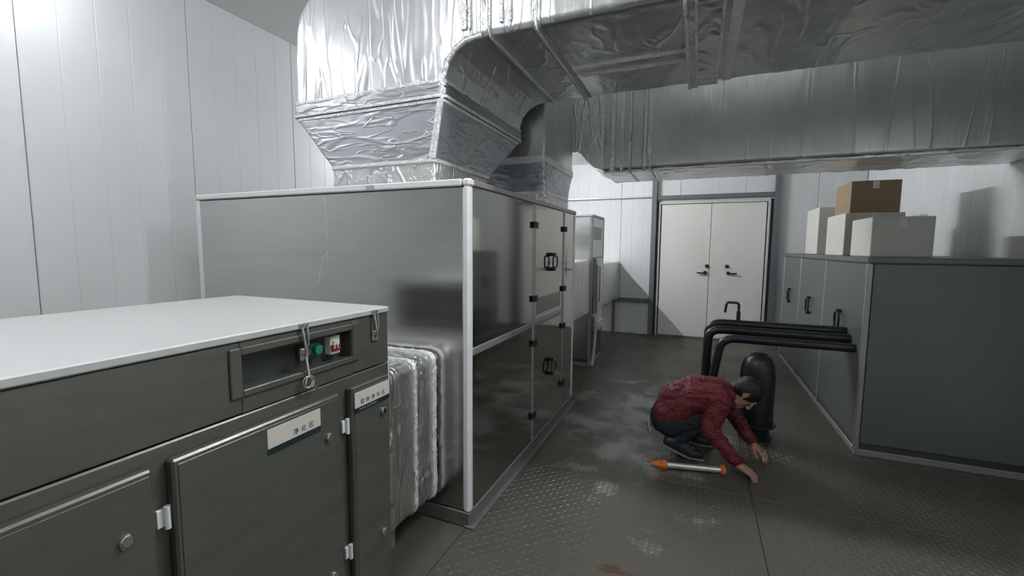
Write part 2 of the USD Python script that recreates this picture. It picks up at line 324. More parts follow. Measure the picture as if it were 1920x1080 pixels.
def panels(parent, along, a0, a1, z0, z1, at, face, start, w=1.0):
    """Sandwich panels with open joints. along: the axis they run on; at: the visible face; face: +1 or -1 towards the room."""
    e = [a0] + [s for s in np.arange(start-20, start+20, w) if a0+.02 < s < a1-.02] + [a1]
    for s, t in zip(e, e[1:]):
        lo, hi = (at-.05, at) if face > 0 else (at, at+.05)
        g = np.arange(s+.20, t-.08, .20)                                  # shallow pressed grooves every 20 cm
        f = lambda d: at - face*d
        o = [(s+.002, f(.05)), (s+.002, f(.004)), (s+.006, f(0))]
        for c in g: o += [(c-.005, f(0)), (c-.0015, f(.0018)), (c+.0015, f(.0018)), (c+.005, f(0))]
        o += [(t-.006, f(0)), (t-.002, f(.004)), (t-.002, f(.05))]
        pl = Polygon(o if along == 'x' else [(b_, a_) for a_, b_ in o]).buffer(0)
        part(parent, 'wall_panel', move(trimesh.creation.extrude_polygon(pl, z1-z0, engine='earcut'), (0, 0, z0)), 'wall', smooth=False)
wf = setting('wall_far', 'white insulated panel wall behind the air units and around the double door')
part(wf, 'backing', box(XL-.1, XR+.1, YF+.051, YF+.15, -.1, ZC+.05, 0), 'grey_steel')
panels(wf, 'x', XL, -.69, .62, 2.438, YF, -1, -1.307); panels(wf, 'x', XL, -.69, 0, .612, YF, -1, -1.307)
panels(wf, 'x', XL, 1.12, 2.462, ZC, YF, -1, -1.307); panels(wf, 'x', 1.12, XR, 0, ZC, YF, -1, -1.307)
part(wf, 'wall_panel', box(-.69, 1.12, YF, YF+.05, 2.372, 2.458, .002), 'wall')
wl = setting('wall_left', 'white insulated panel wall on the left')
part(wl, 'backing', box(XL-.15, XL-.051, YB, YF, -.1, ZC+.05, 0), 'grey_steel'); panels(wl, 'y', YB, YF, 0, ZC, XL, 1, .4)
wr = setting('wall_right', 'white insulated panel wall on the right')
part(wr, 'backing', box(XR+.051, XR+.15, YB, YF, -.1, ZC+.05, 0), 'grey_steel'); panels(wr, 'y', YB, YF, 0, ZC, XR, -1, .4)
wb = setting('wall_back', 'white insulated panel wall behind the camera')
part(wb, 'backing', box(XL-.1, XR+.1, YB-.15, YB-.051, -.1, ZC+.05, 0), 'grey_steel'); panels(wb, 'x', XL, XR, 0, ZC, YB, 1, .1)
def trim(n, mesh, m): 
    p = usdkit.mesh(stage, f'/World/trim_{n}', trimesh.Trimesh(*arr(mesh), process=False), M[m], smooth=35); say(p.GetPrim(), kind='structure')
trim(1, cat(box(-.771, -.690, YF-.012, YF-.001, 0, ZC, .002), box(-.735, -.726, YF-.07, YF-.012, 0, ZC, .001), box(-.771, -.690, YF-.08, YF-.07, 0, ZC, .002)), 'grey_steel')
trim(2, cat(box(1.10, 1.18, YF-.012, YF-.001, 0, ZC, .002), box(1.136, 1.145, YF-.07, YF-.012, 0, ZC, .001), box(1.10, 1.18, YF-.08, YF-.07, 0, ZC, .002)), 'grey_steel')
trim(3, cat(box(XL, -.772, YF-.035, YF-.001, 2.452, 2.482, .002)), 'rail_white')
trim(4, box(XL, -.772, YF-.02, YF-.001, 2.438, 2.451, .001), 'grey_steel')  # dark strip drawn as the shadow under the white rail
trim(5, box(-.689, 1.099, YF-.06, YF-.001, 2.40, 2.47, .003), 'grey_steel')
trim(6, box(XL, -.772, YF-.03, YF-.001, .575, .65, .003), 'grey_steel')
trim(7, box(-1.42, -1.38, YF-.03, YF-.001, 0, .574, .002), 'grey_steel')
d = setting('door_1', 'white double door with dark lever handles in the far wall')
part(d, 'door_frame', cat(box(-.655, -.622, YF-.03, YF+.04, 0, 2.37), box(1.022, 1.055, YF-.03, YF+.04, 0, 2.37), box(-.622, 1.022, YF-.03, YF+.04, 2.325, 2.37)), 'door_frame')
part(d, 'door_stop', cat(box(-.622, -.606, YF+.015, YF+.04, 0, 2.325, 0), box(1.006, 1.022, YF+.015, YF+.04, 0, 2.325, 0), box(-.606, 1.006, YF+.035, YF+.05, 0, 2.325, 0)), 'cab_dark')
part(d, 'threshold', box(-.62, 1.02, YF-.04, YF+.03, .0005, .022), 'grey_steel')
for s, e, hx, sg in ((-.604, .190, .132, -1), (.197, 1.004, .49, 1)):
    lf = part(d, 'door_leaf', box(s, e, YF-.012, YF+.034, .025, 2.317, .004), 'door')
    part(lf, 'lever_handle', cat(cyl((hx, YF-.012, 1.15), (hx, YF-.028, 1.15), .03), cyl((hx, YF-.028, 1.15), (hx, YF-.062, 1.15), .012), tube(fillet([(hx, YF-.058, 1.15), (hx+sg*.06, YF-.06, 1.14), (hx+sg*.13, YF-.055, 1.15)], .03), [.013]*8+[.009], 10)), 'black_plastic')
    part(lf, 'deadbolt_knob', move(turn(lathe([(.03, 0), (.032, .008), (.022, .02), (.02, .03), (.012, .035)]), (1, 0, 0), 90), (hx+.025*-sg, YF-.012, 1.262)), 'black_plastic')

# ---------------------------------------------------------------- the near wrapped duct: collar, spreading transition, elbow, run to the right
A = thing('insulated_duct', 'nearer foil-wrapped duct rising off the near end of the big air unit and elbowing right', 'duct', (-1.77, 2.72, 1.906))
part(A, 'collar', loft([rz(-2.14, -1.39, 2.15, 2.84, 1.9065), rz(-2.14, -1.39, 2.15, 2.84, 2.035)], amp=.005, scale=(4, 4, 14)), 'foil_crumple', 60)
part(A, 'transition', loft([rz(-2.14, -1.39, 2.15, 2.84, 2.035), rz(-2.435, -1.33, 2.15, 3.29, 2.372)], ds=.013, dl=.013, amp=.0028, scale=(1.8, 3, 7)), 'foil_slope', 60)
inn = [(-1.33, 2.372), (-1.33, 2.46), (-1.30, 2.55), (-1.25, 2.61), (-1.18, 2.645), (-1.07, 2.655), (-.80, 2.655)]
out = [(-2.435, 2.372), (-2.435, 2.75), (-2.40, 3.0), (-2.2, 3.2), (-1.7, 3.25), (-1.07, 3.25), (-.80, 3.25)]
def sec(i, o, y0=2.15, y1=3.29): return [(o[0], y0, o[1]), (i[0], y0, i[1]), (i[0], y1, i[1]), (o[0], y1, o[1])]
part(A, 'elbow', loft([sec(i, o) for i, o in zip(inn, out)], r=.03, ds=.012, dl=.014, amp=.0025, scale=(5, 3.5, .9), seed=3), 'foil', 60)
part(A, 'duct_run', loft([rx(-.80, 2.15, 3.29, 2.655, 3.25), rx(XR-.004, 2.15, 3.29, 2.655, 3.25)], r=.035, ds=.02, dl=.02, amp=.004, scale=(9, 3, 1.6), seed=4), 'foil_under', 60)
def lerp(a, b, t): return tuple(np.array(a)*(1-t)+np.array(b)*t)
# joint bands and tapes
part(A, 'joint_band', loft([rz(-2.437, -1.328, 2.148, 3.292, 2.372), rz(-2.437, -1.328, 2.148, 3.292, 2.462)], grow=.010, dl=.02, amp=.003, scale=(3, 3, 20), r=.02), 'foil_slope', 60)
for z, g in ((2.374, .018), (2.352, .008), (2.455, .013)):
    w = (z-2.035)/(2.372-2.035); w = min(w, 1)
    x0, x1, y1 = -2.14-.295*w, -1.39+.06*w, 2.84+.45*w
    part(A, 'tape', loft([rz(x0, x1, 2.15, y1, z), rz(x0, x1, 2.15, y1, z+.016)], grow=g, dl=.006, amp=.003, scale=(20, 20, 20), r=.02), 'foil_tape', 60)
part(A, 'tape', loft([rz(-2.143, -1.387, 2.15, 2.843, 2.026), rz(-2.15, -1.385, 2.15, 2.86, 2.05)], grow=.006, dl=.008, amp=.004, scale=(20, 20, 20)), 'foil_tape', 60)
for k, gr, w, mm in ((-1.10, .004, .05, 'foil_under'), (-1.048, .016, .012, 'foil_tape'), (-.812, .012, .045, 'foil_under'), (-.796, .026, .013, 'foil_tape')):
    part(A, 'tape', loft([rx(k, 2.15, 3.29, 2.655, 3.25), rx(k+w, 2.15, 3.29, 2.655, 3.25)], grow=gr, dl=.006, amp=.005, scale=(30, 30, 30), r=.03), mm, 60)
part(A, 'flange', loft([rx(-.10, 2.15, 3.29, 2.655, 3.25), rx(-.055, 2.15, 3.29, 2.655, 3.25)], grow=.032, dl=.01, amp=.008, scale=(18, 12, 12), r=.03), 'foil_crumple', 60)
part(A, 'joint_band', loft([rx(-.055, 2.15, 3.29, 2.655, 3.25), rx(.075, 2.15, 3.29, 2.655, 3.25)], grow=.02, dl=.012, amp=.006, scale=(10, 10, 10), r=.03), 'foil_under', 60)
for k, gr in ((-.104, .040), (-.06, .034), (.058, .026)):
    part(A, 'tape', loft([rx(k, 2.15, 3.29, 2.655, 3.25), rx(k+.014, 2.15, 3.29, 2.655, 3.25)], grow=gr, dl=.006, amp=.006, scale=(26, 26, 26), seed=41, r=.03), 'foil_tape', 60)
part(A, 'tape', loft([rx(.10, 2.15, 3.29, 2.655, 3.25), rx(.15, 2.15, 3.29, 2.655, 3.25)], grow=.008, dl=.01, amp=.005, scale=(16, 16, 16), r=.03), 'foil_tape', 60)
for y in (2.70, 2.832):
    part(A, 'seam_tape', loft([rx(-.755, y, y+.012, 2.636, 2.658), rx(-.105, y, y+.012, 2.636, 2.658)], r=.004, ds=.01, dl=.01, amp=.003, scale=(25, 25, 25)), 'foil_tape', 60)
for x, w in ((-1.205, .03), (-1.165, .012), (-.985, .02), (-.93, .012)):
    part(A, 'seam_tape', loft([rz(x, x+w, 2.136, 2.16, 2.70), rz(x, x+w, 2.136, 2.16, 3.2)], r=.004, ds=.01, dl=.012, amp=.004, scale=(25, 25, 12)), 'foil_tape', 60)
edge = [(-1.392, 2.149, 2.05), (-1.332, 2.145, 2.37), (-1.331, 2.149, 2.46), (-1.30, 2.149, 2.553), (-1.25, 2.149, 2.612), (-1.19, 2.149, 2.645), (-1.09, 2.149, 2.66)]
e = np.array(edge); t = np.linspace(0, len(e)-1, 60); e = np.stack([np.interp(t, range(len(edge)), e[:, k]) for k in range(3)], 1)
part(A, 'edge_tape', tube(e+.004*(rng.random((60, 3))-.5), .010+.004*rng.random(60), 8), 'foil_tape', 60)
part(A, 'edge_tape', loft([rz(-1.42, -1.40, 2.142, 2.16, 2.05), rz(-1.365, -1.345, 2.142, 2.16, 2.355)], r=.004, ds=.01, dl=.01, amp=.004, scale=(20, 20, 20)), 'foil_tape', 60)

# ---------------------------------------------------------------- the far wrapped duct
B = thing('insulated_duct', 'farther foil-wrapped duct off the far end of the big unit, running above the door', 'duct', (-1.6, 3.75, 1.906))
part(B, 'collar', loft([rz(-2.05, -1.155, 3.42, 4.085, 1.9065), rz(-2.05, -1.155, 3.42, 4.085, 2.0)], amp=.005, scale=(12, 12, 6), seed=11), 'foil_crumple', 60)
part(B, 'transition', loft([rz(-2.05, -1.155, 3.42, 4.085, 2.0), rz(-2.25, -1.16, 3.40, 4.25, 2.26)], amp=.006, scale=(4, 4, 9), seed=12), 'foil_slope', 60)
part(B, 'tape', loft([rz(-2.25, -1.16, 3.40, 4.25, 2.235), rz(-2.25, -1.16, 3.40, 4.25, 2.29)], grow=.010, amp=.005, scale=(10, 10, 10), seed=13, dl=.015), 'foil_tape', 60)
part(B, 'tape', loft([rz(-2.05, -1.155, 3.42, 4.085, 1.985), rz(-2.05, -1.155, 3.42, 4.085, 2.012)], grow=.007, amp=.004, scale=(16, 16, 16), seed=13, dl=.01), 'foil_tape', 60)
part(B, 'riser', loft([rz(-2.25, -1.16, 3.40, 4.25, 2.26), rz(-2.25, -1.16, 3.40, 4.25, 3.12)], amp=.004, scale=(7, 5, 1.2), seed=14), 'foil_under', 60)
part(B, 'elbow', loft([rx(-1.9, 4.255, 4.9, 2.5, 3.12), rx(-1.10, 4.255, 4.9, 2.47, 3.12), rx(-1.02, 4.255, 4.9, 2.38, 3.12), rx(-.95, 4.255, 4.9, 2.315, 3.12), rx(-.86, 4.255, 4.9, 2.285, 3.12)], amp=.006, scale=(6, 6, 3), seed=15), 'foil_crumple', 60)
part(B, 'duct_run', loft([rx(-.86, 4.255, 4.9, 2.285, 3.12), rx(XR-.004, 4.255, 4.9, 2.285, 3.12)], r=.03, amp=.003, scale=(5, 3, .5), seed=16), 'foil_under', 60)
for x0, x1, g in ((-.86, -.42, 30), (-.41, XR-.01, 31)):
    part(B, 'bottom_wrap', loft([rx(x0, 4.262, 4.91, 2.262, 2.283), rx(x1, 4.262, 4.91, 2.262, 2.283)], r=.006, amp=.006, ds=.02, dl=.015, scale=(5, 2, 6), seed=g), 'wrap_lit', 60, label='crumpled foil wrap under the run, coloured pale as if lit')
for x, w, g in ((-.80, .05, .012), (-.70, .03, .02), (-.62, .02, .028), (-.50, .035, .02), (-.455, .03, .010)):
    part(B, 'joint_band', loft([rx(x, 4.255, 4.9, 2.285, 3.12), rx(x+w, 4.255, 4.9, 2.285, 3.12)], grow=g, dl=.008, amp=.006, scale=(14, 8, 3), seed=17, r=.03), 'foil_crumple', 60)

# ---------------------------------------------------------------- the big air unit
U = thing('air_handling_unit', 'big stainless air handling unit with white corner posts under the foil-wrapped ducts', 'air unit', (-2.2, 3.1, 0))
X1, X0, Y0, Y1, ZT = -1.098, -3.3, 2.02, 4.175, 1.905
part(U, 'casing', box(X0+.02, X1-.02, Y0+.02, Y1-.02, .06, ZT-.004, 0), 'cab_dark')
part(U, 'end_panel', box(X0+.045, X1-.04, Y0+.008, Y0+.019, .092, ZT-.042, .003), 'steel')
part(U, 'end_panel', box(X0+.045, X1-.04, Y1-.019, Y1-.008, .092, ZT-.042, .003), 'steel')
part(U, 'rear_panel', box(X0+.006, X0+.019, Y0+.05, Y1-.05, .092, ZT-.042, .003), 'steel')
part(U, 'top_sheet', box(X0+.04, X1-.04, Y0+.04, Y1-.04, ZT-.0035, ZT, .001), 'steel')
for y0, y1, z0, z1, n in ((Y0+.055, 3.004, 1.006, ZT-.036, 'side_panel'), (Y0+.055, 3.004, .092, .96, 'side_panel'), (3.828, Y1-.05, .092, ZT-.036, 'side_panel'), (3.054, 3.772, 1.006, ZT-.036, 'access_door'), (3.054, 3.772, .092, .962, 'access_door')):
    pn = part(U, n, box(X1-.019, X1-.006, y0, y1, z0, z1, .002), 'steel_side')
    if n == 'access_door':
        zc, hy = (1.438, 3.435) if z0 > 1 else (.564, 3.44)
        hh, hw, xx = .045, .062, X1+.03
        ring = fillet([(xx, hy-hw*.8, zc-hh), (xx, hy-hw, zc), (xx, hy-hw*.8, zc+hh), (xx, hy+hw*.8, zc+hh), (xx, hy+hw, zc), (xx, hy+hw*.8, zc-hh), (xx, hy-hw*.8, zc-hh)], .02, 5)
        part(pn, 'ring_handle', cat(tube(ring, .0065, 8), box(X1-.006, X1+.034, hy-.018, hy+.018, zc+hh, zc+hh+.028, .004), box(X1-.006, X1+.034, hy-.018, hy+.018, zc-hh-.03, zc-hh, .004)), 'black_plastic', label='black ring handle')
        if z0 > 1: part(pn, 'film_strip', box(X1-.0055, X1-.0045, 3.10, 3.715, 1.045, 1.172, 0), 'dull_grey', label='dull grey strip along the foot of the upper door')  # flat strip, greyer and duller than the door panel
for x in (X0, X1-.04):
    for y in (Y0, Y1-.05):
        part(U, 'corner_post', box(x, x+.04, y, y+.05, .085, ZT-.036, .011), 'alu')
        part(U, 'corner_piece', box(x-.001, x+.046, y-.001, y+.056, ZT-.040, ZT+.002, .011), 'plastic_cream')
for y in (Y0, Y1-.035):
    part(U, 'top_rail', box(X0+.046, X1-.046, y, y+.035, ZT-.036, ZT, .006), 'alu')
    part(U, 'base_rail', box(X0+.002, X1-.002, y+.001, y+.05, .0005, .086, .005), 'alu_dark')
for x in (X0, X1-.035):
    part(U, 'top_rail', box(x, x+.035, Y0+.056, Y1-.056, ZT-.034, ZT, .006), 'alu_dull')
    part(U, 'base_rail', box(x+.001, x+.036, Y0+.052, Y1-.052, .0005, .088, .005), 'alu_dark')
part(U, 'base_lip', box(X1-.03, X1+.03, Y0-.005, Y1+.005, .0005, .012, .003), 'alu_dark')
part(U, 'middle_rail', box(X1-.02, X1-.001, Y0+.05, 3.005, .962, 1.004, .004), 'alu_dull')
part(U, 'middle_rail', box(X1-.02, X1-.001, 3.053, 3.775, .964, 1.004, .004), 'alu_dull')
for y in (3.006, 3.776):
    part(U, 'mullion', box(X1-.02, X1, y, y+.046, .09, ZT-.035, .006), 'alu_dull')
def hinge(y, z):
    p = Polygon([(-.07, .018), (-.05, .030), (-.03, .018), (0, .030), (.03, .018), (.05, .030), (.07, .018), (.055, -.002), (.07, -.024), (.045, -.030), (.02, -.018), (0, -.026), (-.02, -.018), (-.045, -.030), (-.07, -.024), (-.055, -.002)]).buffer(.003)
    p = affinity.scale(p, .66, .72, origin=(0, 0))
    b = place(plate(p, .012), (0, 1, 0), (0, 0, 1), (1, 0, 0), (X1+.0005, y, z))
    return cat(b, cyl((X1+.010, y, z-.019), (X1+.010, y, z+.019), .009, 10))
for y, zs in ((3.029, (1.716, 1.175, .842, .285)), (3.799, (1.716, 1.187, .85, .314))):
    for z in zs: part(U, 'hinge', hinge(y, z), 'black_plastic')
part(U, 'name_sticker', box(-1.765, -1.705, Y0-.0012, Y0-.0002, ZT-.033, ZT-.008, 0), 'sticker', label='small pale sticker on the top rail')
sc = np.array([(-2.159, 1.325), (-2.15, 1.36), (-2.135, 1.42), (-2.12, 1.465), (-2.095, 1.50), (-2.082, 1.512), (-2.078, 1.53), (-2.083, 1.47), (-2.088, 1.45)])
part(U, 'scratch', tube([(a, Y0+.0078, b) for a, b in sc], .0016, 5), 'scratch', label='long curved scratch on the near end panel')
part(U, 'scratch', tube([(a, Y0+.0078, b) for a, b in [(-2.09, 1.86), (-2.085, 1.78), (-2.08, 1.68), (-2.078, 1.60)]], .0009, 5), 'scratch')
part(U, 'drag_mark', tube([(X1-.0055, a, b) for a, b in [(3.90, 1.545), (3.893, 1.45), (3.905, 1.34), (3.90, 1.27)]], [.001, .004, .005, .001], 6), 'dull_grey', label='grey scuff on the narrow far panel')

# ---------------------------------------------------------------- wrapped link ducts at floor level
K = thing('connecting_duct', 'foil-wrapped box duct between the grey filter cabinet and the big air unit', 'duct', (-1.65, 1.72, .15))
part(K, 'duct_body', loft([ry(1.437, -2.0, -1.31, .15, .965), ry(2.018, -2.0, -1.31, .15, .965)], r=.045, ds=.013, dl=.013, amp=.010, scale=(5, 9, 2.0), seed=21), 'foil_wrap', 60)
for y, w, g in ((1.80, .035, .010), (1.965, .045, .014)):
    part(K, 'tape', loft([ry(y, -2.0, -1.31, .15, .965), ry(y+w, -2.0, -1.31, .15, .965)], grow=g, r=.045, dl=.008, ds=.013, amp=.008, scale=(16, 16, 16), seed=22), 'foil_tape', 60)
for k in (-1.93, -1.42): part(K, 'support_leg', box(k, k+.04, 1.70, 1.74, .0005, .152), 'grey_steel')
K2 = thing('connecting_duct', 'foil-wrapped box duct between the big air unit and the narrow far unit', 'duct', (-1.7, 4.9, .7))
part(K2, 'duct_body', loft([ry(4.18, -2.2, -1.27, .70, 1.395), ry(5.565, -2.2, -1.27, .70, 1.395)], r=.03, amp=.007, scale=(8, 6, 2), seed=23), 'foil_crumple', 60)
for y in (4.20, 5.50): part(K2, 'tape', loft([ry(y, -2.2, -1.27, .70, 1.395), ry(y+.05, -2.2, -1.27, .70, 1.395)], grow=.008, r=.03, dl=.01, amp=.005, scale=(16, 16, 16), seed=24), 'foil_tape', 60)
K3 = thing('connecting_duct', 'foil-wrapped box duct from the narrow far unit into the white far wall', 'duct', (-1.7, 7.2, .63))
part(K3, 'duct_body', loft([ry(6.328, -2.2, -1.33, .63, 1.32), ry(8.186, -2.2, -1.33, .63, 1.32)], r=.03, amp=.007, scale=(8, 6, 2), seed=25), 'foil_crumple', 60)
for y in (6.34, 8.10): part(K3, 'tape', loft([ry(y, -2.2, -1.33, .63, 1.32), ry(y+.06, -2.2, -1.33, .63, 1.32)], grow=.010, r=.03, dl=.01, amp=.006, scale=(16, 16, 16), seed=26), 'foil_tape', 60)

# ---------------------------------------------------------------- the narrow far unit
N = thing('air_unit', 'narrow pale steel air unit standing beyond the big unit near the far wall', 'air unit', (-1.72, 5.95, 0))
part(N, 'casing', box(-2.18, -1.255, 5.585, 6.305, .05, 1.97, 0), 'cab_dark')
part(N, 'end_panel', box(-2.16, -1.275, 5.575, 5.584, .09, 1.95, .002), 'steel')
part(N, 'side_panel', box(-1.254, -1.245, 5.61, 6.28, 1.43, 1.95, .002), 'alu')
part(N, 'side_panel', box(-1.254, -1.245, 5.61, 5.73, .09, 1.42, .002), 'steel_side')
part(N, 'side_panel', box(-1.254, -1.245, 5.90, 6.28, .09, .42, .002), 'steel_side')
dr = part(N, 'access_door', box(-1.254, -1.238, 5.80, 6.28, .43, 1.42, .003), 'alu')
part(dr, 'dark_slot', box(-1.2375, -1.234, 5.805, 5.845, .45, 1.40, 0), 'black_plastic')
part(dr, 'guide_rail', box(-1.238, -1.215, 5.86, 5.90, .50, 1.33, .004), 'rail_white')
part(dr, 'dark_slot', box(-1.2375, -1.234, 6.05, 6.10, .80, 1.30, 0), 'cab_dark')
part(dr, 'handle_plate', box(-1.238, -1.205, 5.93, 6.26, .44, .56, .01), 'alu')
part(dr, 'bracket', cat(box(-1.238, -1.17, 6.15, 6.19, .74, .765, .003), box(-1.185, -1.17, 6.15, 6.19, .74, .80, .003)), 'rail_white')
part(N, 'dark_gap', box(-1.2545, -1.249, 5.735, 5.795, .40, 1.42, 0), 'black_plastic')
for x in (-2.2, -1.275):
    for y in (5.57, 6.285): part(N, 'corner_post', box(x, x+.035, y, y+.035, .05, 1.955, .006), 'alu_dull')
for y in (5.57, 6.285): part(N, 'top_rail', box(-2.2, -1.24, y, y+.035, 1.956, 1.985, .005), 'alu')
part(N, 'top_rail', box(-1.275, -1.24, 5.606, 6.284, 1.956, 1.985, .005), 'alu_dull')
part(N, 'top_sheet', box(-2.16, -1.276, 5.606, 6.284, 1.965, 1.98, 0), 'steel')
part(N, 'base_plinth', box(-2.19, -1.245, 5.57, 6.32, .0005, .05, .004), 'alu_dull')
part(N, 'notice_sticker', box(-1.2448, -1.243, 5.66, 6.14, 1.66, 1.83, 0), 'sticker', label='grey green sticker near the top')
part(N, 'drain_hose', tube(fillet([(-1.245, 5.70, .66), (-1.20, 5.68, .68), (-1.185, 5.66, .60), (-1.20, 5.64, .25), (-1.215, 5.60, .018)], .05), .020, 10), 'hose', label='white drain hose hanging to the floor')
# ---------------------------------------------------------------- the grey filter cabinet
C = thing('filter_cabinet', 'grey steel filter cabinet with signed doors and a flat lid coloured pale as if lamp-lit in the left foreground', 'cabinet', (-1.6, .5, 0))
XF, CY0, CY1, CX0 = -1.15, -.42, 1.425, -2.05
part(C, 'body', box(CX0, XF-.045, CY0, CY1-.002, .06, 1.285, .002), 'cab')
part(C, 'lid', box(CX0-.006, XF+.006, CY0-.006, CY1+.004, 1.287, 1.31, .004), 'cab_lid_lit')
part(C, 'plinth', box(CX0+.03, XF-.03, CY0+.03, CY1-.03, .0005, .06, .002), 'cab_dark')
zw0, zw1, yw0, yw1 = 1.150, 1.248, .80, 1.222
part(C, 'front_frame', box(XF-.045, XF, CY0, CY1, .06, 1.079, .004), 'cab')
part(C, 'control_front', cat(box(XF-.045, XF, yw1, CY1, 1.084, 1.284, .003), box(XF-.045, XF, CY0, yw0, 1.084, 1.284, .003), box(XF-.045, XF, yw0, yw1, 1.084, zw0, 0), box(XF-.045, XF, yw0, yw1, zw1, 1.284, 0)), 'cab')
wfz = part(C, 'window_frame', cat(box(XF, XF+.007, yw1, yw1+.034, zw0-.02, zw1+.022, .003), box(XF, XF+.007, yw0-.034, yw0, zw0-.02, zw1+.022, .003), box(XF, XF+.007, yw0, yw1, zw0-.02, zw0, .003), box(XF, XF+.007, yw0, yw1, zw1, zw1+.022, .003)), 'cab')
part(wfz, 'clear_cover', box(XF-.004, XF-.0025, yw0+.001, yw1-.001, zw0+.001, zw1-.001, 0), 'pane')
part(C, 'recess_back', box(XF-.0449, XF-.043, yw0, yw1, zw0, zw1, 0), 'cab_dark')
br = part(C, 'circuit_breaker', cat(box(XF-.043, XF-.014, 1.135, 1.180, 1.172, 1.236, .002), box(XF-.014, XF-.008, 1.145, 1.172, 1.19, 1.222, .002)), 'white_plastic', label='white circuit breaker with red toggles')
part(br, 'toggle', cat(*[box(XF-.0139, XF-.006, y, y+.010, 1.183, 1.206, .002) for y in (1.137, 1.152, 1.167)], box(XF-.0139, XF-.010, 1.136, 1.178, 1.196, 1.206, .001)), 'red_plastic')
part(C, 'push_button', cat(box(XF-.043, XF-.030, 1.065, 1.105, 1.180, 1.225, .004), cyl((XF-.030, 1.085, 1.203), (XF-.012, 1.085, 1.203), .016)), 'green_plastic', label='green push button')
part(C, 'push_button', cat(box(XF-.043, XF-.030, 1.018, 1.055, 1.180, 1.225, .004), cyl((XF-.030, 1.037, 1.203), (XF-.014, 1.037, 1.203), .014)), 'brown_plastic', label='dull brown push button')
def latch(y, ring):
    p = part(C, 'toggle_latch', cat(box(XF+.0062, XF+.009, y-.018, y+.018, 1.288, 1.307, .001), tube(fillet([(XF+.010, y-.009, 1.295), (XF+.016, y-.009, 1.27), (XF+.022, y-.007, 1.225), (XF+.010, y, 1.20)], .02), .004, 8), tube(fillet([(XF+.010, y+.009, 1.295), (XF+.014, y+.010, 1.27), (XF+.014, y+.010, 1.235), (XF+.008, y+.006, 1.215)], .01), .003, 8), box(XF+.0005, XF+.008, y-.016, y+.016, 1.185, 1.225, .003)), 'alu_dull')
    for s in (-.008, .008): part(p, 'rivet', cyl((XF+.009, y+s, 1.299), (XF+.012, y+s, 1.299), .003, 8), 'chrome')
    if ring:
        a = np.linspace(0, 2*np.pi, 25)[:-1]
        part(p, 'ring', cat(tube(np.stack([XF+.018+0*a, y+.006+.016*np.cos(a), 1.115+.020*np.sin(a)], 1), .0035, 8, closed=True), tube(np.stack([XF+.022+.004*np.cos(a), y-.006+.014*np.cos(a), 1.118+.018*np.sin(a)], 1), .003, 8, closed=True), tube([(XF+.012, y, 1.195), (XF+.016, y+.002, 1.16), (XF+.018, y+.004, 1.135)], .005, 8)), 'chrome')
        part(p, 'drop_bolt', cyl((XF+.018, y+.02, 1.098), (XF+.020, y+.034, 1.088), .006, 10), 'chrome')
latch(1.342, False); latch(1.008, True); latch(.2, False)
XD = XF+.030
def cab_door(y0, y1, hinge_side):
    p = part(C, 'cabinet_door', cat(box(XF+.001, XD, y0, y1, .10, 1.043, .005), box(XD, XD+.002, y0+.012, y1-.008, .112, 1.030, .002)), 'cab')
    for z in (.905, .425): 
        part(p, 'door_hinge', cat(cyl((XF+.014, hinge_side, z-.028), (XF+.014, hinge_side, z+.028), .007, 10), box(XF+.0005, XF+.010, hinge_side-.02, hinge_side+.004, z-.022, z+.022, .001)), 'alu', label='pale steel hinge pin')
    return p
def sign(p, y1, text, sub, n0):
    y0 = y1-.192; z0, z1, zs = .9645, 1.0225, .946
    s = part(p, 'sign', box(XD+.0022, XD+.004, y0, y1, z0, z1, 0), 'sign_white', label='pale sign plate with dark Chinese lettering reading %s' % text)
    part(s, 'sign_strip', box(XD+.0022, XD+.004, y0, y1, zs, z0-.0002, 0), 'sign_navy')
    part(s, 'lettering', place(hanzi(text, .0205, .0085), (0, 1, 0), (0, 0, 1), (1, 0, 0), (XD+.0041, y0+.028+n0*.029, .9745)), 'ink', smooth=False)
    if sub: part(s, 'small_lettering', place(meshkit.text_mesh(sub, .0075, .0004), (0, 1, 0), (0, 0, 1), (1, 0, 0), (XD+.0041, y0+.022, zs+.0062)), 'ink_white', smooth=False)
def lock(p, y, z):
    part(p, 'cam_lock', cat(move(turn(lathe([(.014, 0), (.014, .006), (.011, .009)]), (0, 1, 0), 90), (XD+.0021, y, z)), tube(np.array([(XD+.010, y+.012*math.cos(t), z+.014*math.sin(t)) for t in np.linspace(.6, 4.2, 14)]), .003, 8)), 'chrome')
dA = cab_door(1.184, 1.390, 1.176); sign(dA, 1.386, '初效净化区', 'Primary purification', 0); lock(dA, 1.347, .906); lock(dA, 1.338, .41)
dB = cab_door(.60, 1.128, .592); sign(dB, 1.037, '净化区', '', 2); lock(dB, 1.072, .909); lock(dB, 1.072, .41)
dC = cab_door(.03, .56, .022); lock(dC, .50, .909)
dD = cab_door(-.40, -.01, -.408); lock(dD, -.06, .909)
part(C, 'cable', tube(fillet([(-1.20, 1.430, 1.16), (-1.165, 1.432, 1.13), (-1.158, 1.433, 1.05), (-1.165, 1.432, .90), (-1.17, 1.430, .70)], .05), .0045, 8), 'white_plastic', label='white cable down the far corner')

